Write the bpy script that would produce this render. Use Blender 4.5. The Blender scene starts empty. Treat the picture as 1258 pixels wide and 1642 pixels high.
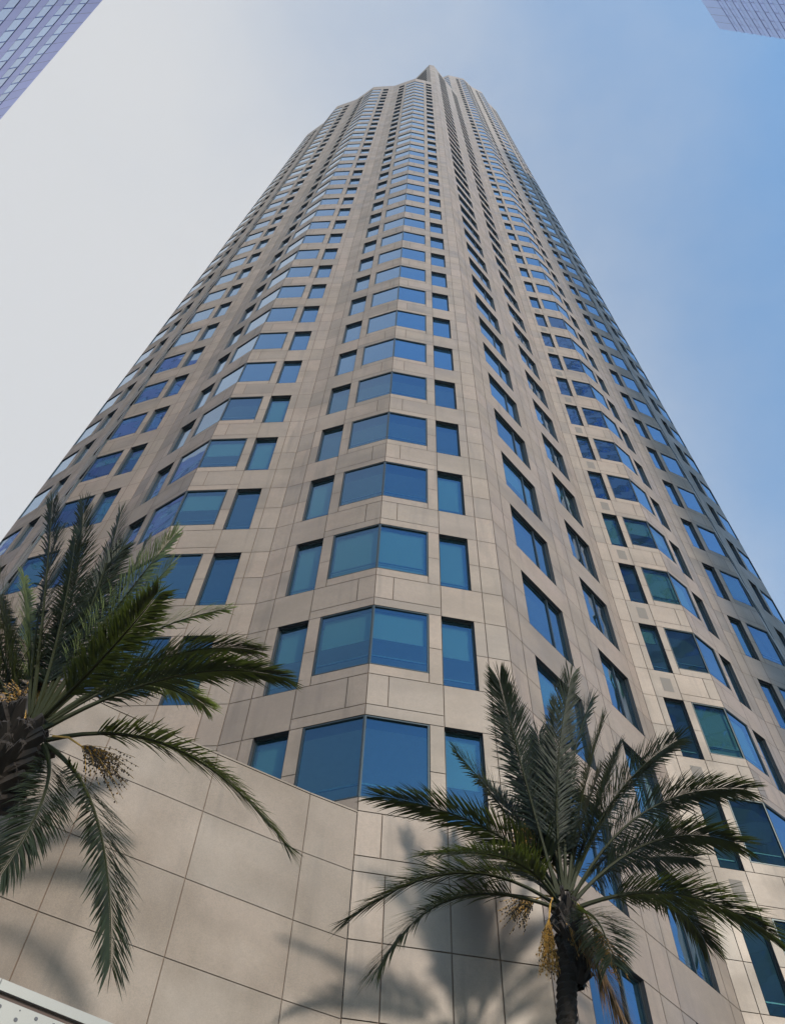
import bpy, bmesh, math, random
from mathutils import Vector, Matrix
random.seed(7)
R = math.radians
S = bpy.context.scene
COL = S.collection
ZG = -1.6                      # ground level; the camera's eye is the origin
FH = 4.0                       # storey height
def head(n): return 14.24 + FH * n   # window-head level of storey n

# ------------------------------------------------------------------ helpers
class MB:
    """collects faces of one mesh (world coordinates)"""
    def __init__(s): s.v = []; s.f = []; s.m = []; s.mats = []
    def mi(s, mat):
        if mat not in s.mats: s.mats.append(mat)
        return s.mats.index(mat)
    def poly(s, pts, mat):
        b = len(s.v); s.v += [tuple(p) for p in pts]; s.f.append(tuple(range(b, b + len(pts)))); s.m.append(s.mi(mat))
    def box(s, o, ax, ay, az, mat):
        """box from corner o spanned by three vectors"""
        o, ax, ay, az = Vector(o), Vector(ax), Vector(ay), Vector(az)
        c = [o, o+ax, o+ax+ay, o+ay, o+az, o+ax+az, o+ax+ay+az, o+ay+az]
        for q in ((0,3,2,1),(4,5,6,7),(0,1,5,4),(1,2,6,5),(2,3,7,6),(3,0,4,7)): s.poly([c[i] for i in q], mat)
    def tube(s, pts, rad, mat, n=6):
        b = len(s.v); pts = [Vector(p) for p in pts]; k = len(pts); m = s.mi(mat)
        for i, p in enumerate(pts):
            t = (pts[min(i+1, k-1)] - pts[max(i-1, 0)]).normalized()
            u = t.cross(Vector((0.3, 0.2, 1)) if abs(t.z) < .9 else Vector((1, 0, 0))).normalized(); w = t.cross(u)
            r = rad[i] if isinstance(rad, (list, tuple)) else rad
            for j in range(n):
                a = 2*math.pi*j/n; s.v.append(tuple(p + u*(r*math.cos(a)) + w*(r*math.sin(a))))
        for i in range(k-1):
            for j in range(n):
                s.f.append((b+i*n+j, b+i*n+(j+1) % n, b+(i+1)*n+(j+1) % n, b+(i+1)*n+j)); s.m.append(m)
        s.f.append(tuple(b+j for j in reversed(range(n)))); s.m.append(m)
        s.f.append(tuple(b+(k-1)*n+j for j in range(n))); s.m.append(m)
WPOS = {}
def empty(name, loc):
    o = bpy.data.objects.new(name, None); COL.objects.link(o); o.location = loc; o.empty_display_size = .5
    WPOS[o] = Vector(loc); return o
def obj(name, mb, parent=None, origin=None, smooth=False):
    org = Vector(origin) if origin is not None else (WPOS[parent].copy() if parent else Vector((0, 0, 0)))
    me = bpy.data.meshes.new(name)
    me.from_pydata([(x-org.x, y-org.y, z-org.z) for x, y, z in mb.v], [], mb.f)
    for m in mb.mats: me.materials.append(m)
    me.polygons.foreach_set('material_index', mb.m)
    if smooth: me.polygons.foreach_set('use_smooth', [True]*len(mb.f))
    me.update()
    o = bpy.data.objects.new(name, me); COL.objects.link(o); WPOS[o] = org
    if parent: o.parent = parent; o.location = org - WPOS[parent]
    else: o.location = org
    return o
def tag(o, label=None, cat=None, group=None, kind=None):
    if label: o['label'] = label
    if cat: o['category'] = cat
    if group: o['group'] = group
    if kind: o['kind'] = kind
    return o

# ------------------------------------------------------------------ materials
def newmat(name):
    m = bpy.data.materials.new(name); m.use_nodes = True
    nt = m.node_tree; nt.nodes.clear()
    out = nt.nodes.new('ShaderNodeOutputMaterial')
    return m, nt, out
def N(nt, t, **kw):
    n = nt.nodes.new(t)
    for k, v in kw.items(): setattr(n, k, v)
    return n
def setin(n, **kw):
    for k, v in kw.items(): n.inputs[k.replace('_', ' ')].default_value = v
def mathn(nt, op, a, b=None, c=None):
    n = N(nt, 'ShaderNodeMath', operation=op)
    for i, x in enumerate((a, b, c)):
        if x is None: continue
        if isinstance(x, (int, float)): n.inputs[i].default_value = x
        else: nt.links.new(x, n.inputs[i])
    return n.outputs[0]
def mixc(nt, fac, a, b, blend='MIX'):
    n = N(nt, 'ShaderNodeMix', data_type='RGBA', blend_type=blend)
    for s, x in ((n.inputs[0], fac), (n.inputs[6], a), (n.inputs[7], b)):
        if isinstance(x, (int, float)): s.default_value = x
        elif isinstance(x, tuple): s.default_value = (*x, 1)[:4]
        else: nt.links.new(x, s)
    return n.outputs[2]
def noise(nt, scale, detail=3, rough=.55, vec=None, stretch=None):
    if vec is None: vec = N(nt, 'ShaderNodeNewGeometry').outputs['Position']
    if stretch:
        mp = N(nt, 'ShaderNodeMapping'); mp.inputs['Scale'].default_value = stretch; nt.links.new(vec, mp.inputs[0]); vec = mp.outputs[0]
    n = N(nt, 'ShaderNodeTexNoise'); setin(n, Scale=scale, Detail=detail, Roughness=rough); nt.links.new(vec, n.inputs['Vector'])
    return n.outputs[0]
def ramp(nt, x, a, b, lo=0., hi=1.):
    n = N(nt, 'ShaderNodeMapRange', interpolation_type='SMOOTHSTEP'); setin(n, From_Min=a, From_Max=b, To_Min=lo, To_Max=hi)
    nt.links.new(x, n.inputs[0]); return n.outputs[0]

def stone_mat(name, base, var=.32, speck=.25, rough=.55):  # var: slab-to-slab tone, its default widened to imitate mottled reflected light
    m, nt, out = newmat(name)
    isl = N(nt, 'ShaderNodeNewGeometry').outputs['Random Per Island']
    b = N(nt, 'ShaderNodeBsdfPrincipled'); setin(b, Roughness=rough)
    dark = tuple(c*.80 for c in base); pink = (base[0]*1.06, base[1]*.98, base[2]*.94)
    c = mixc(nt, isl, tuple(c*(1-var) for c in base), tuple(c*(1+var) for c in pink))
    blot = ramp(nt, noise(nt, .55, 4), .32, .70)                       # cloudy tone of the slabs, strengthened to imitate patches of reflected light
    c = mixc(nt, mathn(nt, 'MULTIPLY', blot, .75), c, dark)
    light_band = ramp(nt, noise(nt, 1., 3, .5, stretch=(.35, .35, .9)), .36, .66)      # broad paler drifts: patches of reflected light put into the colour
    c = mixc(nt, mathn(nt, 'MULTIPLY', light_band, .55), c, tuple(x*1.28 for x in base))
    streak = ramp(nt, noise(nt, 1.0, 4, .6, stretch=(2.6, 2.6, .22)), .50, .78)   # rain streaks
    c = mixc(nt, mathn(nt, 'MULTIPLY', streak, .75), c, tuple(x*.62 for x in base))
    mid = ramp(nt, noise(nt, 9, 5, .75), .35, .65)
    c = mixc(nt, mathn(nt, 'MULTIPLY', mid, .30), c, tuple(x*.70 for x in base))
    g = noise(nt, 38, 3, .8)                                           # crystal speckle of granite
    c = mixc(nt, mathn(nt, 'MULTIPLY', ramp(nt, g, .42, .62), speck), c, tuple(x*.60 for x in base))
    g2 = noise(nt, 90, 1, .5)
    c = mixc(nt, mathn(nt, 'MULTIPLY', ramp(nt, g2, .58, .70), speck*.8), c, tuple(min(1, x*1.5) for x in base))
    nt.links.new(c, b.inputs['Base Color'])
    bp = N(nt, 'ShaderNodeBump'); setin(bp, Strength=.12, Distance=.01); nt.links.new(g, bp.inputs['Height']); nt.links.new(bp.outputs[0], b.inputs['Normal'])
    nt.links.new(mathn(nt, 'ADD', mathn(nt, 'MULTIPLY', blot, .15), rough-.1), b.inputs['Roughness'])
    nt.links.new(b.outputs[0], out.inputs[0]); return m
def plain(name, col, rough=.6, metal=0., nz=None, spec=None):
    m, nt, out = newmat(name)
    b = N(nt, 'ShaderNodeBsdfPrincipled'); setin(b, Roughness=rough, Metallic=metal)
    if spec is not None: b.inputs['Specular IOR Level'].default_value = spec
    s, amt = nz or (6., .25)
    c = mixc(nt, mathn(nt, 'MULTIPLY', noise(nt, s, 4), amt), col, tuple(x*.45 for x in col))
    nt.links.new(c, b.inputs['Base Color']); nt.links.new(b.outputs[0], out.inputs[0]); return m
def glass_mat(name, tint, dark, refl, clear, wob=.6):
    """reflective coated glass; clear = share of the rest that lets the room behind show"""
    m, nt, out = newmat(name)
    geo = N(nt, 'ShaderNodeNewGeometry')
    h = noise(nt, .9, 1, .4, vec=geo.outputs['Position'])
    bp = N(nt, 'ShaderNodeBump'); setin(bp, Strength=wob, Distance=.012); nt.links.new(h, bp.inputs['Height'])
    lw = N(nt, 'ShaderNodeLayerWeight'); setin(lw, Blend=.5)
    f3 = mathn(nt, 'POWER', lw.outputs['Facing'], 3.)
    fac = mathn(nt, 'ADD', mathn(nt, 'MULTIPLY', f3, 1-refl), refl)
    gl = N(nt, 'ShaderNodeBsdfGlossy'); setin(gl, Roughness=.015); nt.links.new(bp.outputs[0], gl.inputs['Normal'])
    tv = mixc(nt, geo.outputs['Random Per Island'], tuple(x*.72 for x in tint), tuple(min(1, x*1.12) for x in tint))
    nt.links.new(mixc(nt, f3, tv, (.95, .98, 1.)), gl.inputs['Color'])
    df = N(nt, 'ShaderNodeBsdfDiffuse')
    v = mixc(nt, geo.outputs['Random Per Island'], tuple(x*.5 for x in dark), tuple(x*1.6 for x in dark))
    nt.links.new(v, df.inputs[0]); base = df.outputs[0]
    if clear:
        tr = N(nt, 'ShaderNodeBsdfTransparent'); tr.inputs[0].default_value = (.56, .84, .82, 1)
        mx = N(nt, 'ShaderNodeMixShader'); mx.inputs[0].default_value = clear
        nt.links.new(df.outputs[0], mx.inputs[1]); nt.links.new(tr.outputs[0], mx.inputs[2]); base = mx.outputs[0]
    mx = N(nt, 'ShaderNodeMixShader'); nt.links.new(fac, mx.inputs[0]); nt.links.new(base, mx.inputs[1]); nt.links.new(gl.outputs[0], mx.inputs[2])
    nt.links.new(mx.outputs[0], out.inputs[0]); return m
def panel_mat(name, tint, rough):
    """polished metal cladding panel"""
    m, nt, out = newmat(name); b = N(nt, 'ShaderNodeBsdfPrincipled'); setin(b, Roughness=rough, Metallic=.85)
    isl = N(nt, 'ShaderNodeNewGeometry').outputs['Random Per Island']
    c = mixc(nt, isl, tuple(x*.9 for x in tint), tint); c = mixc(nt, mathn(nt, 'MULTIPLY', noise(nt, .15, 4), .3), c, tuple(x*.75 for x in tint))
    nt.links.new(c, b.inputs['Base Color']); nt.links.new(b.outputs[0], out.inputs[0]); return m
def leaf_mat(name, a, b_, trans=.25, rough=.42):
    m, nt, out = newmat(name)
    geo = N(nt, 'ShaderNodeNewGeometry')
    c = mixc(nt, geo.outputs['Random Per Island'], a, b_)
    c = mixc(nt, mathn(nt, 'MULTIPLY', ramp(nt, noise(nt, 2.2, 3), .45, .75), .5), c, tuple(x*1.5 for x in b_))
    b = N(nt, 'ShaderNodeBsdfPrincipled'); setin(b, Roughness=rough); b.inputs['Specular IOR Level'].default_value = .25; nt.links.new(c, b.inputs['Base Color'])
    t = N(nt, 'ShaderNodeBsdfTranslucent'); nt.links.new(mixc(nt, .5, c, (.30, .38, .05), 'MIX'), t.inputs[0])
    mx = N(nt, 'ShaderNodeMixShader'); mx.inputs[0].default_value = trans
    nt.links.new(b.outputs[0], mx.inputs[1]); nt.links.new(t.outputs[0], mx.inputs[2]); nt.links.new(mx.outputs[0], out.inputs[0]); return m

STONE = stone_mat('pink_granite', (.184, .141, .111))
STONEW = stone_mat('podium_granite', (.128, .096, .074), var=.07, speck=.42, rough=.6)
JOINT = plain('mortar_joint', (.13, .085, .062), .9)
FRAME = plain('dark_bronze_frame', (.038, .050, .055), .35, .6)
VENT = plain('stone_coloured_vent', (.120, .100, .088), .7, nz=(30, .4))
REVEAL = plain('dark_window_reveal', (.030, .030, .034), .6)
FRAMEG = plain('green_edge_frame', (.05, .10, .11), .35, .3)
GLASS = glass_mat('coated_glass', (.25, .53, .95), (.008, .024, .046), .27, 0.)
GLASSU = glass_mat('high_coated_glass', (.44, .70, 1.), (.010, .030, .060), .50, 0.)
GLASSC = glass_mat('clear_coated_glass', (.20, .46, .86), (.007, .022, .032), .14, .72)
BLIND = plain('roller_blind_cloth', (.11, .16, .155), .9)
CEIL = plain('office_ceiling', (.62, .62, .60), .9)
ROOM = plain('office_interior', (.10, .11, .11), .9)
ROOF = plain('roof_gravel', (.25, .24, .23), .9)
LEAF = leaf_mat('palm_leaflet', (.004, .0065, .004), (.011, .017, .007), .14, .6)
LEAFP = leaf_mat('pale_palm_leaflet', (.050, .075, .028), (.13, .15, .06), .4)
LEAFD = leaf_mat('dead_palm_leaflet', (.045, .026, .014), (.13, .075, .038), .15, .7)
RACH = plain('frond_midrib', (.024, .026, .011), .6, nz=(9, .6), spec=.12)
RACHD = plain('dead_midrib', (.10, .06, .03), .7, nz=(9, .6))
BARK = plain('palm_bark', (.017, .012, .009), .95, nz=(14, .9))
BOOT = plain('leaf_base_stub', (.018, .011, .008), .9, nz=(12, .9))
STALK = plain('date_stalk', (.38, .21, .035), .55, nz=(8, .5))
DATEY = plain('ripening_date', (.24, .12, .02), .45, nz=(20, .8))
DATED = plain('dark_date', (.022, .014, .008), .45, nz=(20, .8))
WHITE = plain('white_painted_steel', (.185, .182, .172), .45, nz=(2.5, .16))
GAP = plain('brown_recess', (.060, .036, .030), .8)
HOLE = plain('bolt_hole', (.05, .05, .06), .7)

# ------------------------------------------------------------------ camera
CM = ((0.9983665580712696, -0.05713331536788587, 0.0), (-0.04879981371341507, -0.8527441780311331, -0.5200441760230984), (0.029711847913960022, 0.51919471406119, -0.8541393650830389))
CR_ = Matrix(CM)
cd = bpy.data.cameras.new('camera'); cam = bpy.data.objects.new('camera', cd); COL.objects.link(cam)
cam.matrix_world = CR_.to_4x4(); cd.sensor_fit = 'VERTICAL'; cd.sensor_height = 36.; cd.sensor_width = 27.6
cd.lens = 36. * 1400. / 1642.; cd.clip_start = .1; cd.clip_end = 6000
S.camera = cam
def proj(p):
    v = CR_.transposed() @ Vector(p)
    if v.z > -.1: return None
    return 629 + 1400*v.x/-v.z, 821 - 1400*v.y/-v.z
def shown_area(q):
    """how large a quad shows in the photograph (choice of the windows that become parts)"""
    pp = [proj(p) for p in q]
    if any(p is None for p in pp): return 0
    cx = sum(p[0] for p in pp)/4; cy = sum(p[1] for p in pp)/4
    if not (-10 < cx < 1268 and -10 < cy < 1652): return 0
    a = sum(pp[i][0]*pp[(i+1) % 4][1] - pp[(i+1) % 4][0]*pp[i][1] for i in range(4))/2
    return abs(a)

# ------------------------------------------------------------------ tower plan (metres, camera at the origin)
def walk(p, ang, L, sgn): return (p[0] + sgn*math.cos(R(ang))*L, p[1] + math.sin(R(ang))*L)
prow1, crease, prow2, foldL = (-.352, 13.968), (-3.699, 15.221), (-7.21, 15.586), (-10.13, 17.681)
C1, RE, prow3, fold, prow4 = (3.181, 14.465), (8.769, 20.136), (11.634, 20.566), (13.946, 22.368), (16.587, 23.421)
left = [prow1, crease, prow2, foldL]          # prow, crease, prow ...
p = walk(foldL, 20.5, 3.45, -1); left.append(p)
for a in (50.5, 35.5, 65.5, 50.5, 80.5, 65.5, 95.5, 80.5): p = walk(p, a, 3.5, -1); left.append(p)
right = [RE, prow3, fold, prow4]
p = prow4
for a in (52, 37.5, 67, 52.5, 82, 67.5, 97, 82.5): p = walk(p, a, 2.9, 1); right.append(p)
FACETS = []   # (P, Q, kind, n0, n1, ztop)
TOPA, TOPB, TOPC = 37.15, 46.0, 58.2
def zt(n): return head(n)
LOW = -4
for i in range(len(left)-1, 0, -1):
    kind = 'R' if i % 2 == 0 else 'L'          # from prow (even) to crease: bay first
    FACETS.append((left[i], left[i-1], kind, LOW, 36, zt(TOPA)))
FACETS.append((prow1, C1, 'R0', LOW, 36, zt(TOPA)))
FACETS.append((C1, RE, 'W', LOW, 45, zt(TOPB)))
for i in range(len(right)-1):
    FACETS.append((right[i], right[i+1], 'L' if i % 2 == 0 else 'R', LOW, 57, zt(TOPC)))
# upper storeys that step back behind the lower roofs
u8 = Vector((C1[0]-prow1[0], C1[1]-prow1[1])).normalized()
Y1 = (C1[0]-u8.x*.90, C1[1]-u8.y*.90); Y0 = (Y1[0]-8.5, Y1[1]+8.5)
FACETS.append((Y1, C1, 'P', 38, 45, zt(TOPB)))
FACETS.append((Y0, Y1, 'S', 38, 45, zt(TOPB)))
X1 = (RE[0]-u8.x*1.0, RE[1]-u8.y*1.0); X0 = (X1[0]-2.9*math.cos(R(22)), X1[1]+2.9*math.sin(R(22)))
X2 = (X0[0]-2.9*math.cos(R(50)), X0[1]+2.9*math.sin(R(50)))
FACETS.append((X1, RE, 'P', 47, 57, zt(TOPC)))
FACETS.append((X0, X1, 'L', 47, 57, zt(TOPC)))
FACETS.append((X2, X0, 'L', 47, 57, zt(TOPC)))

A3, A6, B1, B2, B3 = .34*FH, .66*FH, .575*FH, .66*FH, .915*FH
G = .011
tower = empty('office_tower', (2.0, 26.0, ZG))
tag(tower, 'tall granite and blue glass office tower with zigzag bays, seen from its foot', 'skyscraper')
BAYS, PUNCH, LONG = [], [], []

def do_facet(mb, P, Q, kind, n0, n1, ztop):
    P, Q = Vector((*P, 0)), Vector((*Q, 0)); D = Q - P; L = D.length; D /= L; NRM = Vector((D.y, -D.x, 0))
    def pt(s, z, d=0.): return P + D*(s*L) + Vector((0, 0, z)) - NRM*d
    def panel(s0, s1, z0, z1):
        if z1 - z0 < .05: return
        g = G/L
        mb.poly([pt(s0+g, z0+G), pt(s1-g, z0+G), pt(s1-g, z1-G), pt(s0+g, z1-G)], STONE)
        mb.poly([pt(s0, z0, .022), pt(s1, z0, .022), pt(s1, z1, .022), pt(s0, z1, .022)], JOINT)
    def rows3(s0, s1, z):
        panel(s0, s1, z-A3, z); panel(s0, s1, z-A6, z-A3); panel(s0, s1, z-FH, z-A6)
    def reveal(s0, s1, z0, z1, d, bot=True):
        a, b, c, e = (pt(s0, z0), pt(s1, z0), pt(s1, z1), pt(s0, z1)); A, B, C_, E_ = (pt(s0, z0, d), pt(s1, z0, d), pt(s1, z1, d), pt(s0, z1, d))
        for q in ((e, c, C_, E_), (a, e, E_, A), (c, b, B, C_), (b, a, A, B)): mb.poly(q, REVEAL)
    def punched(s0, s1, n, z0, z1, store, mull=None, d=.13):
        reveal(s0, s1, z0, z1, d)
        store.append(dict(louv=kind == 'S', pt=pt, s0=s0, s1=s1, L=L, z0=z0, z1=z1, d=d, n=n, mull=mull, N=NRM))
    if kind in ('L', 'R', 'R0'):
        mir = kind != 'L'
        def X(a, b): return (1-b, 1-a) if mir else (a, b)
        for n in range(n0, n1+1):
            z = head(n)
            if kind == 'R0' and n < 0:        # blind wall under the lowest windows
                for a, b in ((.0, .25), (.25, .49), (.49, .83), (.83, 1.)):
                    for k in range(3): panel(*X(a, b), z-(k+1)*FH/3, z-k*FH/3)
                continue
            rows3(*X(0, .165), z)
            panel(*X(.165, .25), z-A3, z); panel(*X(.165, .25), z-A6, z-A3)
            punched(*X(.25, .493), n, z-A6, z, PUNCH)
            panel(*X(.165, .493), z-FH, z-A6)
            if (P-Vector((*RE, 0))).length < .01 and n < 14:      # flush vent grille under the window
                a, b_ = X(.29, .42); mb.poly([pt(a, z-A6-1.02, -.004), pt(b_, z-A6-1.02, -.004), pt(b_, z-A6-.34, -.004), pt(a, z-A6-.34, -.004)], VENT)
            panel(*X(.493, .589), z-A3, z); panel(*X(.493, .589), z-A6, z-A3)
            panel(*X(.589, 1), z-B2, z-B1)
            panel(*X(.493, .86), z-B3, z-B2); panel(*X(.86, 1), z-B3, z-B2)
            panel(*X(.493, 1), z-FH, z-B3)
            a, b = X(.589, 1)
            reveal(a, b, z-B1, z, .05)
            BAYS.append(dict(pt=pt, s0=a, s1=b, L=L, z0=z-B1, z1=z, d=.045, n=n, mull=None, N=NRM, key=(round((P if mir else Q).x, 2), n)))
        z = head(n1)
        for a, b in ((0, .165), (.165, .493), (.493, .86), (.86, 1)): panel(*X(a, b), z, ztop)
    elif kind == 'W':
        for n in range(n0, n1+1):
            z = head(n)
            for a, b in ((0, .085), (.085, .157), (.425, .50), (.60, .671), (.888, .935), (.935, 1)):
                panel(a, b, z-A3, z); panel(a, b, z-A6, z-A3)
            rows3(.50, .60, z)
            for a, b in ((0, .085), (.085, .50), (.60, .935), (.935, 1)): panel(a, b, z-FH, z-A6)
            punched(.157, .425, n, z-A6, z, LONG, .66)
            punched(.671, .888, n, z-A6, z, LONG, .55)
        for a, b in ((0, .085), (.085, .50), (.50, .60), (.60, .935), (.935, 1)): panel(a, b, head(n1), ztop)
    elif kind == 'P':
        for n in range(n0, n1+1): rows3(0, 1, head(n))
        panel(0, 1, head(n1), ztop)
    elif kind == 'S':
        for n in range(n0, n1+1):
            z = head(n)
            panel(0, 1, z-FH, z-A6); panel(.93, 1, z-A6, z)
            punched(0, .93, n, z-A6, z, LONG, .5)
        panel(0, 1, head(n1), ztop)

# one facade part per bay (two facets that meet at a prow), one for the straight corner wall
groups = {}
for i, fct in enumerate(FACETS):
    P, Q, kind = fct[:3]
    key = ('x', round((Q if kind == 'L' else P)[0], 2)) if kind in ('L', 'R', 'R0') else ('k', i)
    groups.setdefault(key, []).append(fct)
for key, fl in groups.items():
    mb = MB()
    for fct in fl: do_facet(mb, *fct)
    k = fl[0][2]
    obj({'W': 'corner_wall', 'P': 'corner_pier', 'S': 'setback_wall'}.get(k, 'stone_bay'), mb, tower)

# windows ----------------------------------------------------------------------------
rnd = random.Random(3)
def bar(mb, w, s0, s1, z0, z1, d0, d1, mat):
    pt = w['pt']; o = pt(s0, z0, d1)
    mb.box(o, pt(s1, z0, d1)-o, pt(s0, z0, d0)-o, pt(s0, z1, d1)-o, mat)
def frame(mb, w, t, mat):
    e = t/w['L']; d1 = w['d']+.03; d0 = w['d']-.035
    s0, s1, z0, z1 = w['s0'], w['s1'], w['z0'], w['z1']
    bar(mb, w, s0, s1, z1-t, z1-.003, d0, d1, mat); bar(mb, w, s0, s1, z0+.003, z0+t, d0, d1, mat)
    bar(mb, w, s0+.003/w['L'], s0+e, z0+t+.001, z1-t-.001, d0, d1, mat); bar(mb, w, s1-e, s1-.003/w['L'], z0+t+.001, z1-t-.001, d0, d1, mat)
    if w['mull']:
        m = s0+(s1-s0)*w['mull']; bar(mb, w, m-e*.6, m+e*.6, z0+t+.001, z1-t-.001, d0-.01, d1, mat)
    if w['n'] <= 8:       # low transom rail seen through the near panes
        bar(mb, w, s0+e, s1-e, z0+.42, z0+.455, w['d']+.06, w['d']+.10, FRAMEG)
def pane(mb, w, t, mat):
    e = t/w['L']; cuts = [w['s0']+e*.5]
    if w['mull']: cuts.append(w['s0']+(w['s1']-w['s0'])*w['mull'])
    cuts.append(w['s1']-e*.5); pt = w['pt']
    for a, b in zip(cuts, cuts[1:]):
        j = [w['d']+rnd.uniform(-.006, .006) for _ in range(2)]; k = rnd.uniform(-.006, .006)
        mb.poly([pt(a, w['z0']+t*.5, j[0]), pt(b, w['z0']+t*.5, j[1]), pt(b, w['z1']-t*.5, j[1]+k), pt(a, w['z1']-t*.5, j[0]+k)], mat)
def blind(w, drop):
    mb = MB(); pt = w['pt']; e = .05/w['L']; d = w['d']+.14
    o = pt(w['s0']+e, w['z1']-drop, d+.012); mb.box(o, pt(w['s1']-e, w['z1']-drop, d+.012)-o, w['N']*.012, Vector((0, 0, drop)), BLIND)
    return mb
def rim(w):
    pt = w['pt']; return [pt(w['s0'], w['z0'], w['d']), pt(w['s1'], w['z0'], w['d']), pt(w['s1'], w['z1'], w['d']), pt(w['s0'], w['z1'], w['d'])]
def seen(w):
    c = w['pt']((w['s0']+w['s1'])/2, (w['z0']+w['z1'])/2)
    return shown_area(rim(w)) if w['N'].dot(c) < 0 else 0
SPILL_F, SPILL_P = MB(), MB()
DROP = {'bay_window': {0: 0, 1: .5, 2: .97, 3: 0, 4: 0, 5: 0}, 'punched_window': {0: .55, 1: .5, 2: .97, 3: .85, 4: 0, 5: 0}, 'wide_window': {}}
def build(ws, name, t, mat, top):
    """ws: list of lists of openings, one list per window"""
    ws = sorted(ws, key=lambda l: -sum(seen(w) for w in l))
    for i, l in enumerate(ws):
        near = l[0]['n'] <= 5
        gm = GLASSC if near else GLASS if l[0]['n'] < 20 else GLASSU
        if i < top and sum(seen(w) for w in l) > 0:
            mb = MB(); [frame(mb, w, t, mat) for w in l]
            c = l[0]['pt']((l[0]['s0']+l[0]['s1'])/2, l[0]['z0'])
            o = obj(name, mb, tower, c)
            drop = rnd.choice((.30, .48, .50, .97, .97, .97)) if rnd.random() < .5 else 0
            w0 = l[0]; xm = w0['pt'](w0['s0'], w0['z0']).x
            if -4. < xm < 3. and w0['n'] in DROP[name]: drop = DROP[name][w0['n']]
            for w in l:
                pb = MB(); pane(pb, w, t, gm); obj('glass_pane', pb, o, c)
                if near and drop:
                    h = w['z1']-w['z0']; obj('roller_blind', blind(w, h*min(.97, drop*rnd.uniform(.97, 1.03))), o, c)
        else:
            for w in l: frame(SPILL_F, w, t, mat); pane(SPILL_P, w, t, FRAME if w.get('louv') else gm)
bk = {}
for w in BAYS: bk.setdefault(w['key'], []).append(w)
build(list(bk.values()), 'bay_window', .042, FRAME, 100)
build([[w] for w in PUNCH], 'punched_window', .036, FRAME, 100)
build([[w] for w in LONG], 'wide_window', .045, FRAME, 100)
SPILL_F.mats and tag(obj('window_frame', SPILL_F, tower), kind='stuff')
tag(obj('window_glazing', SPILL_P, tower), kind='stuff')

# slabs, core and roofs ----------------------------------------------------------------
def inset(poly, d):
    out = []
    for i, p in enumerate(poly):
        a, b = Vector(poly[i-1]), Vector(poly[(i+1) % len(poly)]); p = Vector(p)
        n1 = Vector(((p-a).y, -(p-a).x)).normalized(); n2 = Vector(((b-p).y, -(b-p).x)).normalized(); n = n1+n2; n /= max(.4, n.dot(n1))
        out.append((p.x-n.x*d, p.y-n.y*d))
    return out
def prism(mb, poly, z0, z1, mat, matb=None):
    for i in range(len(poly)):
        a, b = poly[i-1], poly[i]; mb.poly([(*a, z0), (*b, z0), (*b, z1), (*a, z1)], mat)
    mb.poly([(*q, z1) for q in poly], mat); mb.poly([(*q, z0) for q in reversed(poly)], matb or mat)
outA = list(reversed(left)) + [C1, RE] + right[1:]
back = [(right[-1][0]-2, right[-1][1]+16), (14, 62), (-2, 66), (-16, 60), (left[-1][0]+1, left[-1][1]+12)]
plan_low = outA + back
mb = MB(); prism(mb, inset(plan_low, 4.2), ZG, head(36), ROOM); obj('core', mb, tower)
ring = inset(plan_low, .46)
for n in range(LOW, 8):
    mb = MB(); prism(mb, ring, head(n)+.04, head(n)+.30*FH, CEIL); obj('floor_slab', mb, tower)
mb = MB(); prism(mb, inset(plan_low, .40), head(7)+.31*FH, head(36)+.4, ROOM, CEIL); obj('upper_core', mb, tower)
mb = MB()
for i in range(len(back)+1):
    chain = [outA[-1]] + back + [outA[0]]; a, b = chain[i], chain[i+1]
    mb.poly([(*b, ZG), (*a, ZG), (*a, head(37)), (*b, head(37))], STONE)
obj('rear_wall', mb, tower)
mb = MB(); mb.poly([(*q, head(36)+.75*FH) for q in inset(plan_low, .02)], ROOF); obj('roof', mb, tower)
pb = [C1, RE, (RE[0]-8.5, RE[1]+8.5), Y0, Y1]
mb = MB(); prism(mb, inset(pb, .40), head(36), head(45)+.4, ROOM); mb.poly([(*q, head(45)+.7*FH) for q in inset(pb, .02)], ROOF); obj('corner_turret', mb, tower)
pc = [X2, X0, X1, RE] + right[1:] + [(right[-1][0]-3, right[-1][1]+16), (6, 55), (-2, 40)]
mb = MB(); prism(mb, inset(pc, .40), head(36), head(57)+.4, ROOM); mb.poly([(*q, head(57)+.7*FH) for q in inset(pc, .02)], ROOF)
ch = [right[-1], (right[-1][0]-3, right[-1][1]+16), (6, 55), (-2, 40), X2]
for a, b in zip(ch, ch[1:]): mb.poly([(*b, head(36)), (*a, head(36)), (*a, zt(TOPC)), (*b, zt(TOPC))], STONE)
obj('upper_storeys', mb, tower)
mb = MB()
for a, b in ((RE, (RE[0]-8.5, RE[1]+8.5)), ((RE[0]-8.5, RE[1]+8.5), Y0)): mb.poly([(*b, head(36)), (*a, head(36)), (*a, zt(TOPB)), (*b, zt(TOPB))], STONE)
obj('turret_rear_wall', mb, tower)

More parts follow.
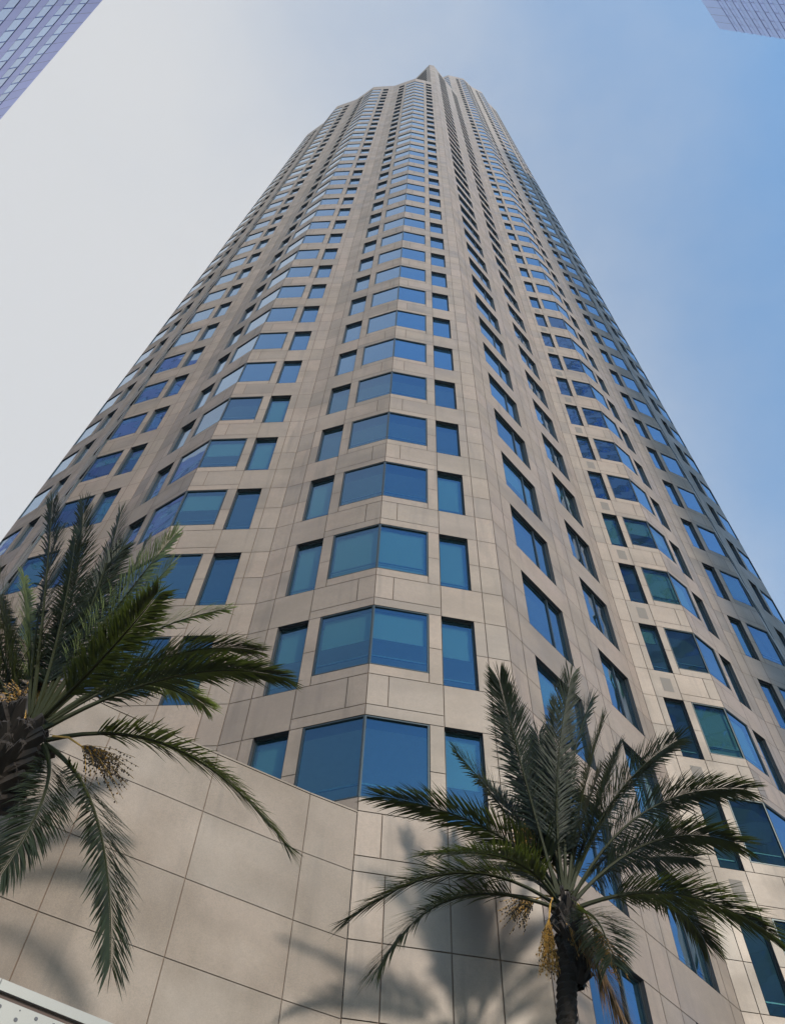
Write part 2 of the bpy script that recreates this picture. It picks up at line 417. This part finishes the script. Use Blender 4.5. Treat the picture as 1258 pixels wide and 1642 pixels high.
# ------------------------------------------------------------------ podium screen wall in front of the tower
pw = [(-.352, 13.93), (-1.27, 13.48), (-3.0, 12.54), (-4.72, 11.59), (-5.66, 11.03), (-6.62, 9.40), (-7.6, 7.7), (-8.6, 6.0)]
ZW = 11.55
wall = empty('stone_podium_wall', (-3.5, 12.4, ZG))
tag(wall, 'plain beige granite screen wall standing in front of the tower foot behind the left palm', 'wall')
mb = MB(); core = MB(); cap = MB(); zs = [ZW-.035] + [ZW-1.345-1.3333*k for k in range(10)]
for a, b in zip(pw[1:], pw):
    P, Q = Vector((*a, 0)), Vector((*b, 0)); D = (Q-P); L = D.length; D /= L; NR = Vector((D.y, -D.x, 0)); g = .0075
    for z1, z0 in zip(zs, zs[1:]):
        if z0 < ZG: z0 = ZG+.02
        if z1-z0 < .1: break
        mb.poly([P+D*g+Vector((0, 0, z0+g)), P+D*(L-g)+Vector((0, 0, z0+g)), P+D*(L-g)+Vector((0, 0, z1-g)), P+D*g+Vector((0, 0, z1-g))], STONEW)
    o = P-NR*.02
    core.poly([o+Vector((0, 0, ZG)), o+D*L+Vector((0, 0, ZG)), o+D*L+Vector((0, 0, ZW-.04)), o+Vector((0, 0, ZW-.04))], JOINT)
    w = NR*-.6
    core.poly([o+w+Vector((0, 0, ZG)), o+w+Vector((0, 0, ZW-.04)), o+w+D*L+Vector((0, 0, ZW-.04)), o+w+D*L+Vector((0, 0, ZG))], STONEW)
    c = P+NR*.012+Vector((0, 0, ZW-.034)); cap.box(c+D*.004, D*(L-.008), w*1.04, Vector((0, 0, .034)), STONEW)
obj('granite_facing', mb, wall); obj('wall_core', core, wall); obj('coping', cap, wall)

# ------------------------------------------------------------------ palms
def frond(parent, name, q, leaf, rach, seed, Lf=.50, w=.0115, sag=0., npair=150):
    r = random.Random(seed)
    p0, pm, p2 = Vector(q[0:3]), Vector(q[3:6]), Vector(q[6:9]); p1 = pm*2-(p0+p2)*.5
    # keep the bow of the midrib gentle
    mid = (p0+p2)*.5; dv = p1-mid; mx = (p2-p0).length*.42
    if dv.length > mx: p1 = mid+dv*(mx/dv.length)
    B = lambda t: p0*(1-t)**2+p1*(2*t*(1-t))+p2*t*t
    T = lambda t: ((p1-p0)*(1-t)+(p2-p1)*t).normalized()
    total = (p1-p0).length*.5+(p2-p1).length*.5+(p2-p0).length*.15
    mb = MB()
    ts = [i/14 for i in range(15)]
    mb.tube([B(t) for t in ts], [.030*(1-t)**1.2+.004 for t in ts], rach, 5)
    roll = r.uniform(-.35, .35)
    for i in range(npair):
        t = .20+.80*(i+.5)/npair
        o = B(t); d = T(t); up = Vector((0, 0, 1)); s = d.cross(up)
        if s.length < .2: s = d.cross(Vector((.5, 1, 0)))
        s.normalize(); n = s.cross(d).normalized()
        s, n = s*math.cos(roll)+n*math.sin(roll), n*math.cos(roll)-s*math.sin(roll)
        u = (t-.2)/.8
        ln = Lf*(.70+1.5*u*(1-u)-.08*u)
        fwd = .95+.75*u*u+.16*math.sin(i*1.7)
        for sd in (-1, 1):
            l = ln*r.uniform(.82, 1.12); lift = .38+r.uniform(-.38, .38)
            dr = (d*fwd+s*(sd*(.95-.35*u))+n*(lift*(1-.4*u))).normalized()
            wv = dr.cross(n*.9+d*.3+s*(.3*sd)).normalized()*(w*r.uniform(.8, 1.15))
            a = o+s*(sd*.010); dk = (.20+sag)*r.uniform(.5, 1.5)*l; G_ = Vector((0, 0, -1)); k0 = len(mb.v); mi_ = mb.mi(leaf)
            for tt, ww in ((0, .4), (.3, 1.), (.68, .8)):
                c = a+dr*(l*tt)+G_*(dk*tt*tt); mb.v += [tuple(c-wv*ww), tuple(c+wv*ww)]
            mb.v.append(tuple(a+dr*l+G_*dk))
            mb.f += [(k0, k0+1, k0+3, k0+2), (k0+2, k0+3, k0+5, k0+4), (k0+4, k0+5, k0+6)]; mb.m += [mi_]*3
    # terminal leaflets
    o = B(1.)
    for k in range(5):
        d = (T(1.)+Vector((r.uniform(-.3, .3), r.uniform(-.3, .3), r.uniform(-.3, .3)))).normalized(); wv = d.cross(Vector((0, .4, 1))).normalized()*w*.8
        mb.poly([o-wv*.4, o+wv*.4, o+d*Lf*.3+wv*.6, o+d*Lf*.55, o+d*Lf*.3-wv*.6], leaf)
    return obj(name, mb, parent, q[0:3])
def cluster(parent, q, seed, ripe, n=34, spread=.13):
    r = random.Random(seed); a, b = Vector(q[:3]), Vector(q[3:6])
    mb = MB(); k = a+(b-a)*.45+Vector((0, 0, .12))
    mb.tube([a, a+(k-a)*.5+Vector((0, 0, .06)), k], [.016, .014, .011], STALK, 5)
    fr = MB()
    for i in range(n):
        e = b+Vector((r.uniform(-1, 1), r.uniform(-1, 1), 0)).normalized()*spread*r.random()**.6+Vector((0, 0, r.uniform(-.26, .20)))
        m = k+(e-k)*.55+Vector((0, 0, .06)); P = [k, k+(m-k)*.5+Vector((0, 0, .02)), m, e]
        mb.tube(P, [.005, .004, .0035, .003], STALK, 3)
        for j in range(11):
            t = .30+.70*j/11+r.uniform(-.02, .02); t = min(t, 1)
            x = m+(e-m)*((t-.55)/.45) if t > .55 else k+(m-k)*(t/.55)
            c = x+Vector((r.uniform(-1, 1), r.uniform(-1, 1), r.uniform(-1, .3)))*.022; rr = r.uniform(.010, .015)
            mat = DATED if r.random() > ripe else DATEY
            b0 = len(fr.v); ring_ = [(math.cos(x_)*rr, math.sin(x_)*rr) for x_ in (0, 1.257, 2.513, 3.77, 5.027)]
            fr.v += [(c.x, c.y, c.z+rr*1.5)]+[(c.x+x_, c.y+y_, c.z) for x_, y_ in ring_]+[(c.x, c.y, c.z-rr*1.5)]
            for g_ in range(5):
                g2 = (g_+1) % 5; fr.f += [(b0, b0+1+g_, b0+1+g2), (b0+6, b0+1+g2, b0+1+g_)]; fr.m += [fr.mi(mat)]*2
    o = obj('fruit_cluster', mb, parent, q[:3]); tag(obj('dates', fr, o, q[:3]), kind='stuff'); return o
def trunk(parent, base, top, r0, boots, seed):
    """ringed bole, with a head of cut leaf bases"""
    r = random.Random(seed); base, top = Vector(base), Vector(top); n = 20; H = top.z-base.z
    mb = MB(); rings = int(H/.055); m = mb.mi(BARK)
    for i in range(rings+1):
        t = i/rings; c = base+(top-base)*t; saw = (i % 2)
        rr = r0*(1.12-.15*t)*(1.0+.17*saw)*(1+.5*max(0, .08-t)*6)
        for j in range(n):
            a = 2*math.pi*(j+.5*((i//2) % 2))/n; q = rr*(1+r.uniform(-.06, .06)); mb.v.append((c.x+q*math.cos(a), c.y+q*math.sin(a), c.z+r.uniform(-.018, .018)))
    for i in range(rings):
        for j in range(n): mb.f.append((i*n+j, i*n+(j+1) % n, (i+1)*n+(j+1) % n, (i+1)*n+j)); mb.m.append(m)
    mb.f.append(tuple(rings*n+j for j in range(n))); mb.m.append(m)
    tr = obj('trunk', mb, parent)
    bb = MB(); nb = boots[0]
    for i in range(nb):
        t = i/nb; a = i*2.39996+r.uniform(-.3, .3); z = top.z-boots[1]*(1-t)+r.uniform(-.06, .06); rr = r0*boots[2]*(.72+.5*math.sin(math.pi*(.18+.70*t)))
        o = Vector((top.x+math.cos(a)*r0*.5, top.y+math.sin(a)*r0*.5, z-.05)); d = Vector((math.cos(a), math.sin(a), 0)); s = Vector((-d.y, d.x, 0))
        ln = r.uniform(.65, 1.3)
        tip = Vector((top.x, top.y, z))+d*rr*ln+Vector((0, 0, .16+.12*t)); wd = r0*.42
        v = [o-s*wd, o+s*wd, o+s*wd*.6+Vector((0, 0, .20)), o-s*wd*.6+Vector((0, 0, .20))]
        v2 = [tip-s*wd*.55-Vector((0, 0, .02)), tip+s*wd*.55-Vector((0, 0, .02)), tip+s*wd*.40+Vector((0, 0, .06))-d*.05, tip-s*wd*.40+Vector((0, 0, .06))-d*.05]
        for q in ((0, 1), (1, 2), (2, 3), (3, 0)): bb.poly([v[q[0]], v[q[1]], v2[q[1]], v2[q[0]]], BOOT)
        bb.poly(v2, BOOT)
        for k in range(7):      # torn fibre
            f0 = tip+s*r.uniform(-1, 1)*wd*.5; f1 = f0+d*r.uniform(-.02, .14)+s*r.uniform(-.10, .10)+Vector((0, 0, r.uniform(-.24, .10))); bb.poly([f0-s*.007, f0+s*.007, f1], BOOT)
    obj('leaf_bases', bb, tr)
    return tr
FR = [[2.92, 12.1, 8.63, 2.48, 11.53, 10.77, 2.11, 10.75, 11.99], [3.02, 12.1, 8.75, 3.07, 11.53, 10.47, 3.42, 10.75, 12.16], [3.07, 12.1, 8.75, 3.33, 11.76, 10.62, 3.86, 11.3, 12.13], [3.12, 12.1, 8.7, 4.11, 11.87, 10.43, 5.4, 11.55, 11.57], [3.14, 12.1, 8.59, 4.6, 11.87, 10.19, 6.27, 11.55, 10.51], [3.16, 12.1, 8.54, 4.6, 11.95, 9.63, 5.91, 11.75, 9.54], [3.16, 12.1, 8.43, 4.64, 11.85, 8.61, 5.78, 11.5, 7.8], [3.16, 12.1, 8.41, 4.7, 12.73, 9.14, 5.68, 13.6, 8.96], [2.94, 12.1, 8.63, 2.32, 12.33, 10.28, 1.51, 12.65, 12.0], [2.91, 12.1, 8.58, 1.93, 11.76, 9.48, 0.09, 11.3, 9.7], [2.87, 12.1, 8.47, 1.39, 12.14, 9.02, -0.27, 12.2, 8.14], [2.87, 12.1, 8.41, 1.27, 11.68, 8.19, 0.15, 11.1, 6.69], [3.13, 12.1, 8.38, 3.21, 11.22, 7.65, 2.96, 10.0, 6.25], [3.05, 12.1, 8.75, 2.95, 12.39, 10.52, 3.2, 12.8, 12.39], [3.09, 12.1, 8.73, 3.77, 12.23, 10.3, 4.58, 12.4, 12.11], [2.98, 12.1, 8.69, 2.71, 12.56, 10.1, 2.12, 13.2, 11.8], [3.11, 12.1, 8.73, 3.52, 12.25, 10.04, 4.13, 12.45, 11.51], [2.99, 12.1, 8.72, 2.96, 11.95, 10.15, 2.91, 11.75, 11.68], [3.12, 12.1, 8.59, 4.22, 12.63, 10.0, 5.55, 13.35, 11.06], [2.92, 12.1, 8.52, 2.49, 12.92, 9.61, 1.89, 14.05, 10.39], [3.05, 12.1, 8.73, 3.06, 11.89, 10.24, 3.3, 11.6, 12.36], [3.1, 12.1, 8.73, 3.53, 12.02, 10.37, 4.22, 11.9, 12.25], [2.96, 12.1, 8.66, 2.68, 11.97, 10.02, 2.37, 11.8, 11.68], [3.12, 12.1, 8.67, 3.83, 11.97, 9.97, 4.84, 11.8, 11.12], [3.15, 12.1, 8.52, 4.2, 12.42, 9.53, 5.59, 12.85, 10.07], [2.9, 12.1, 8.5, 2.1, 11.28, 8.6, 0.78, 10.15, 7.76]]
FRD = [[3.05, 12.1, 8.22, 3.24, 11.85, 7.48, 3.48, 11.5, 6.27]]
FL = [[-4.51, 8.4, 8.11, -5.01, 7.98, 10.11, -5.41, 7.4, 11.77], [-4.49, 8.4, 8.11, -4.64, 8.0, 10.17, -4.95, 7.45, 11.86], [-4.45, 8.4, 8.11, -4.31, 8.06, 9.84, -4.39, 7.6, 11.92], [-4.42, 8.4, 8.09, -4.04, 8.19, 10.1, -3.52, 7.9, 11.86], [-4.37, 8.4, 8.07, -3.77, 8.69, 10.09, -2.73, 9.1, 11.5], [-4.34, 8.4, 8.01, -3.23, 8.5, 9.52, -1.97, 8.65, 10.02], [-4.3, 8.4, 7.96, -2.83, 8.23, 8.9, -1.34, 8.0, 8.75], [-4.34, 8.4, 7.99, -3.72, 9.07, 9.62, -2.81, 10.0, 10.2], [-4.22, 8.4, 7.78, -2.61, 8.23, 7.66, -0.97, 8.0, 6.17], [-4.18, 8.4, 7.72, -3.13, 8.06, 6.49, -2.27, 7.6, 4.48], [-4.2, 8.4, 7.7, -3.66, 7.85, 6.57, -3.36, 7.1, 4.96], [-4.53, 8.4, 8.11, -5.13, 8.55, 9.65, -6.04, 8.75, 11.63], [-4.57, 8.4, 8.05, -5.17, 8.08, 8.97, -6.15, 7.65, 10.65], [-4.56, 8.4, 8.08, -5.47, 8.65, 9.74, -6.39, 9.0, 11.42], [-4.6, 8.4, 7.99, -5.99, 8.38, 8.86, -7.46, 8.35, 9.21], [-4.58, 8.4, 7.88, -5.13, 7.58, 7.09, -4.93, 6.45, 5.44], [-4.55, 8.4, 7.8, -4.8, 7.79, 6.75, -4.24, 6.95, 5.06], [-4.48, 8.4, 8.09, -4.61, 8.08, 9.56, -4.86, 7.65, 11.12], [-4.4, 8.4, 8.05, -3.46, 7.35, 8.26, -2.52, 5.9, 7.7], [-4.58, 8.4, 8.05, -5.48, 7.96, 9.06, -6.46, 7.35, 10.33], [-4.37, 8.4, 8.01, -3.98, 9.03, 9.89, -3.29, 9.9, 11.09], [-4.46, 8.4, 8.09, -4.64, 8.63, 9.79, -4.85, 8.95, 11.94], [-4.41, 8.4, 8.07, -4.13, 8.23, 9.92, -3.96, 8.0, 11.75], [-4.38, 8.4, 8.05, -4.01, 8.44, 10.05, -3.63, 8.5, 11.88], [-4.33, 8.4, 7.99, -3.28, 8.69, 9.5, -2.09, 9.1, 10.06], [-4.52, 8.4, 8.11, -5.03, 8.19, 9.79, -5.39, 7.9, 11.82], [-4.56, 8.4, 8.08, -5.38, 8.23, 9.53, -6.27, 8.0, 11.33], [-4.45, 8.4, 8.09, -4.38, 8.13, 9.77, -4.17, 7.75, 11.17]]
CR = [[2.76, 11.8, 8.37, 2.51, 11.6, 7.2], [2.99, 12.2, 9.11, 2.43, 12.2, 9.67], [2.93, 12.3, 8.73, 2.24, 12.4, 8.43], [3.13, 11.8, 8.29, 3.45, 11.6, 7.16], [2.9, 12.0, 8.1, 3.05, 11.9, 7.65]]
CL = [[-4.09, 8.3, 7.77, -3.14, 8.2, 7.1], [-4.46, 8.2, 7.86, -4.76, 8.1, 8.23], [-4.54, 8.5, 8.15, -4.8, 8.6, 9.01]]
palm = empty('date_palm', (1.60, 12.1, ZG))
tag(palm, 'date palm with slim ringed trunk and a hanging brown frond, on the right', 'palm tree', 'date palms at the foot of the tower')
trunk(palm, (1.60, 12.1, ZG), (3.03, 12.1, 8.36), .132, (64, 1.15, 1.75), 4)
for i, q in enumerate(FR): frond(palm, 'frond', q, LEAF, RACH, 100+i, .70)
for i, q in enumerate(FRD): tag(frond(palm, 'frond', q, LEAFD, RACHD, 150+i, .50, sag=.7), 'dead brown frond hanging by the trunk')
for i, q in enumerate(CR): cluster(palm, q, 200+i, (.8, .35, .1, .6, .5)[i], (46, 60, 40, 26, 14)[i], (.17, .32, .24, .22, .13)[i])
palm = empty('date_palm', (-4.62, 8.4, ZG))
tag(palm, 'date palm with thick shaggy head at the left edge, before the plain granite wall', 'palm tree', 'date palms at the foot of the tower')
trunk(palm, (-4.62, 8.4, ZG), (-4.60, 8.4, 7.82), .22, (84, 1.05, 1.75), 5)
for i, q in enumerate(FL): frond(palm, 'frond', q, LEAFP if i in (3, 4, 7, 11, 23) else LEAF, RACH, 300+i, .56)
for i, q in enumerate(CL): cluster(palm, q, 400+i, (.04, .4, .3)[i], (46, 22, 22)[i], (.32, .20, .18)[i])

# ------------------------------------------------------------------ white canopy in the lower left corner
can = empty('white_canopy', (-2.3, 6.2, ZG))
tag(can, 'white metal canopy edge with a brown groove and dark round holes, lower left corner', 'canopy')
a, b = Vector((-3.0, 5.675, 3.4)), Vector((-1.2, 6.93, 3.4)); D = (b-a).normalized(); NR = Vector((D.y, -D.x, 0)); L = (b-a).length
Z = Vector((0, 0, 1))
mb = MB(); mb.box(a-Z*.072, D*.60, -NR*.5, Z*.072, WHITE); mb.box(a-Z*.072+D*.605, D*(L-.605), -NR*.5, Z*.072, WHITE); obj('fascia', mb, can)
mb = MB(); mb.box(a-Z*.119-NR*.03, D*L, -NR*.42, Z*.046, GAP); obj('groove', mb, can)
mb = MB(); mb.box(a-Z*.62, D*L, -NR*.46, Z*.50, WHITE); obj('panel', mb, can)
for u, v, r_ in ((.80, .028, .005), (.795, .092, .014), (.925, .040, .013), (1.057, .040, .016), (.66, .05, .013), (1.19, .05, .014), (.93, .16, .010), (.66, .15, .012)):
    mb = MB(); c = a+D*u-Z*(.120+v)+NR*.003
    ring_ = [c+D*(r_*math.cos(k*.5236))+Z*(r_*math.sin(k*.5236)) for k in range(12)]
    mb.poly(ring_, HOLE)
    for k in range(12): mb.poly([ring_[k], ring_[(k+1) % 12], ring_[(k+1) % 12]-NR*.002, ring_[k]-NR*.002], HOLE)
    obj('bolt_hole', mb, can, c)
mb = MB()
for t in (.15, L-.15): o = a+D*t-NR*.25; mb.tube([o-Z*(3.4-ZG), o-Z*.62], .06, WHITE, 12)
obj('post', mb, can)

# ------------------------------------------------------------------ neighbouring towers
STB = panel_mat('mauve_metal_panel', (.45, .48, .86), .35)
STG = panel_mat('pale_blue_metal_panel', (.42, .57, .95), .35)
GLB = glass_mat('neighbour_glass', (.34, .54, .98), (.03, .07, .20), .70, 0.)
GLR = glass_mat('neighbour_blue_glass', (.22, .38, .92), (.03, .06, .20), .70, 0.)
SEAM = plain('blue_grey_mullion', (.21, .25, .55), .4, .5)
def block(name, label, A, D, L, depth, H, para, pitch, gfrac, mw, mat, nband, gm):
    """rectangular tower: the face seen starts at A and runs along D for L metres; the block lies behind it"""
    D = Vector((*D, 0)).normalized(); NR = Vector((D.y, -D.x, 0)); A = Vector((*A, 0))
    e = empty(name, A+D*(L/2)-NR*(depth/2)+Vector((0, 0, ZG))); tag(e, label, 'office building')
    faces = [(A, D, L, NR), (A+D*L, -NR, depth, D), (A+D*L-NR*depth, -D, L, -NR), (A-NR*depth, NR, depth, -D)]
    wmb = MB(); spill = MB(); nfl = int((H-para)/pitch)
    def q(mb, P, d, l0, l1, z0, z1, n, off, m): mb.poly([P+d*l0-n*off+Z*z0, P+d*l1-n*off+Z*z0, P+d*l1-n*off+Z*z1, P+d*l0-n*off+Z*z1], m)
    for fi, (P, d, l, n) in enumerate(faces):
        k = 0; x = 0.
        while x < l:
            x1 = min(l, x+mw); q(wmb, P, d, x+.02, x1-.02, H-para+.02, H, n, 0, mat); x = x1
        q(wmb, P, d, 0, l, H-para, H, n, .03, JOINT)
        for f in range(nfl):
            z1 = H-para-f*pitch; zg = z1-pitch*gfrac; z0 = z1-pitch
            x = 0.; bm_ = MB() if (fi == 0 and f < nband) else spill
            while x < l-.05:
                x1 = min(l, x+mw); q(wmb, P, d, x+.012, x1-.012, z0, zg, n, 0, mat)
                j = rnd.uniform(-.012, .012); q(bm_, P, d, x+.04, x1-.04, zg, z1, n, .03+j*.5, gm)
                x = x1
            q(wmb, P, d, 0, l, z0, zg, n, .02, JOINT)
            wmb.box(P+Z*(zg+.002)-n*.04, d*l, n*.045, Z*.05, SEAM); wmb.box(P+Z*(z1-.052)-n*.04, d*l, n*.045, Z*.05, SEAM)
            if bm_ is not spill: obj('window_band', bm_, e)
            m_ = 0.
        x = mw
        while x < l-.1:
            wmb.box(P+d*(x-.03)-n*.045+Z*(H-para-nfl*pitch), d*.06, n*.042, Z*(nfl*pitch), SEAM); x += mw
        zb = H-para-nfl*pitch
        q(wmb, P, d, 0, l, ZG, zb, n, 0, mat)
    cm = MB(); c = [A-NR*.3+D*.3, A+D*(L-.3)-NR*.3, A+D*(L-.3)-NR*(depth-.3), A+D*.3-NR*(depth-.3)]
    prism(cm, [(p_.x, p_.y) for p_ in c], ZG, H-.6, ROOM); obj('core', cm, e)
    cm = MB(); cm.poly([(*(p_ + (Z*(H-.55))),) for p_ in c], ROOF); obj('roof', cm, e)
    obj('wall', wmb, e); tag(obj('window_glazing', spill, e), kind='stuff')
    return e
# left: roof edge from (-34.9, 3.5) towards (-48.6, 16.3), 110 m up
dl = Vector((-13.7, 12.87)).normalized(); Pl = Vector((-34.9, 3.46))-dl*2.5
E_ = Vector((-34.9, 3.46))+dl*44
block('office_building', 'mauve banded office tower whose roof edge cuts the top left corner of the sky', (Pl.x, Pl.y), (dl.x, dl.y), 60, 34, 110., 4.6, 4.75, .55, 1.45, STB, 12, GLB)
# right: corner at (50.4, 4.4), 170 m up, face running back to the lower left
dr_ = Vector((-1, -1)).normalized(); Pr = Vector((50.45, 4.42))
block('office_building', 'grey banded office tower showing its corner in the top right corner of the sky', (Pr.x+dr_.x*0, Pr.y+dr_.y*0), (dr_.x, dr_.y), 21.5, 36, 170., 9.2, 4.0, .52, 1.45, STG, 20, GLR)

# ------------------------------------------------------------------ ground
ASPH = plain('asphalt', (.055, .055, .058), .9, nz=(3., .4)); PAVE = plain('pavement_slabs', (.30, .28, .26), .85, nz=(1.2, .3))
def sheet(name, x0, x1, y0, y1, z, mat, thick=0):
    mb = MB()
    if thick: mb.box((x0, y0, z-thick), (x1-x0, 0, 0), (0, y1-y0, 0), (0, 0, thick), mat)
    else: mb.poly([(x0, y0, z), (x1, y0, z), (x1, y1, z), (x0, y1, z)], mat)
    return tag(obj(name, mb), kind='structure')
sheet('ground', -3000, 3000, -3000, 3000, ZG-.14, PAVE)
sheet('road', -300, 300, -16, -4, ZG-.136, ASPH)
sheet('pavement', -120, 120, -4, 11, ZG, PAVE, .13)

# ------------------------------------------------------------------ air
hz = MB(); hz.box((-420, -420, ZG-1.2), (840, 0, 0), (0, 840, 0), (0, 0, 330), None); hz.mats = []
m, nt, out = newmat('haze_air'); pv = N(nt, 'ShaderNodeVolumePrincipled'); pv.inputs['Color'].default_value = (.72, .84, 1., 1); pv.inputs['Density'].default_value = .00028; pv.inputs['Anisotropy'].default_value = .2
nt.links.new(pv.outputs[0], out.inputs['Volume']); hz.mats = [m]
tag(obj('haze', hz), kind='stuff')

# ------------------------------------------------------------------ light
SUN_AZ, SUN_EL = 148., 25.      # azimuth clockwise from +Y: behind the camera, to the right
sd = Vector((math.sin(R(SUN_AZ))*math.cos(R(SUN_EL)), math.cos(R(SUN_AZ))*math.cos(R(SUN_EL)), math.sin(R(SUN_EL))))
ld = bpy.data.lights.new('sun', 'SUN'); ld.energy = 3.2; ld.angle = R(4.); ld.color = (1., .90, .76)
lo = bpy.data.objects.new('sun', ld); COL.objects.link(lo); lo.rotation_euler = sd.to_track_quat('Z', 'Y').to_euler(); lo.location = sd*300
W = bpy.data.worlds.new('World'); S.world = W; W.use_nodes = True
nt = W.node_tree; nt.nodes.clear()
out = N(nt, 'ShaderNodeOutputWorld'); bg = N(nt, 'ShaderNodeBackground')
sky = N(nt, 'ShaderNodeTexSky', sky_type='NISHITA'); sky.sun_disc = False; sky.sun_elevation = R(SUN_EL); sky.sun_rotation = R(SUN_AZ)
sky.air_density = 1.0; sky.dust_density = .6; sky.ozone_density = 1.0
bg.inputs[1].default_value = .15
# thin bright veil of high cloud over the left half of the sky
tc = N(nt, 'ShaderNodeTexCoord')
dp = N(nt, 'ShaderNodeVectorMath', operation='DOT_PRODUCT'); nt.links.new(tc.outputs['Generated'], dp.inputs[0])
dp.inputs[1].default_value = Vector((-.72, .45, .38)).normalized()
nz = noise(nt, 2.2, 6, .58, vec=tc.outputs['Generated'])
v = mathn(nt, 'ADD', dp.outputs['Value'], mathn(nt, 'MULTIPLY', mathn(nt, 'SUBTRACT', nz, .5), .46))
veil = ramp(nt, v, .06, .74, 0., .96)
c = mixc(nt, veil, mixc(nt, 1., sky.outputs[0], (.86, 1.18, 1.28), 'MULTIPLY'), (2.88, 2.87, 2.88))
nt.links.new(c, bg.inputs[0]); nt.links.new(bg.outputs[0], out.inputs[0])

S.view_settings.view_transform = 'Standard'; S.view_settings.look = 'None'; S.view_settings.exposure = .72; S.view_settings.gamma = 1.
S.cycles.max_bounces = 6; S.cycles.diffuse_bounces = 3; S.cycles.glossy_bounces = 3; S.cycles.transparent_max_bounces = 8
S.cycles.sample_clamp_indirect = 6.; S.cycles.caustics_reflective = False; S.cycles.caustics_refractive = False
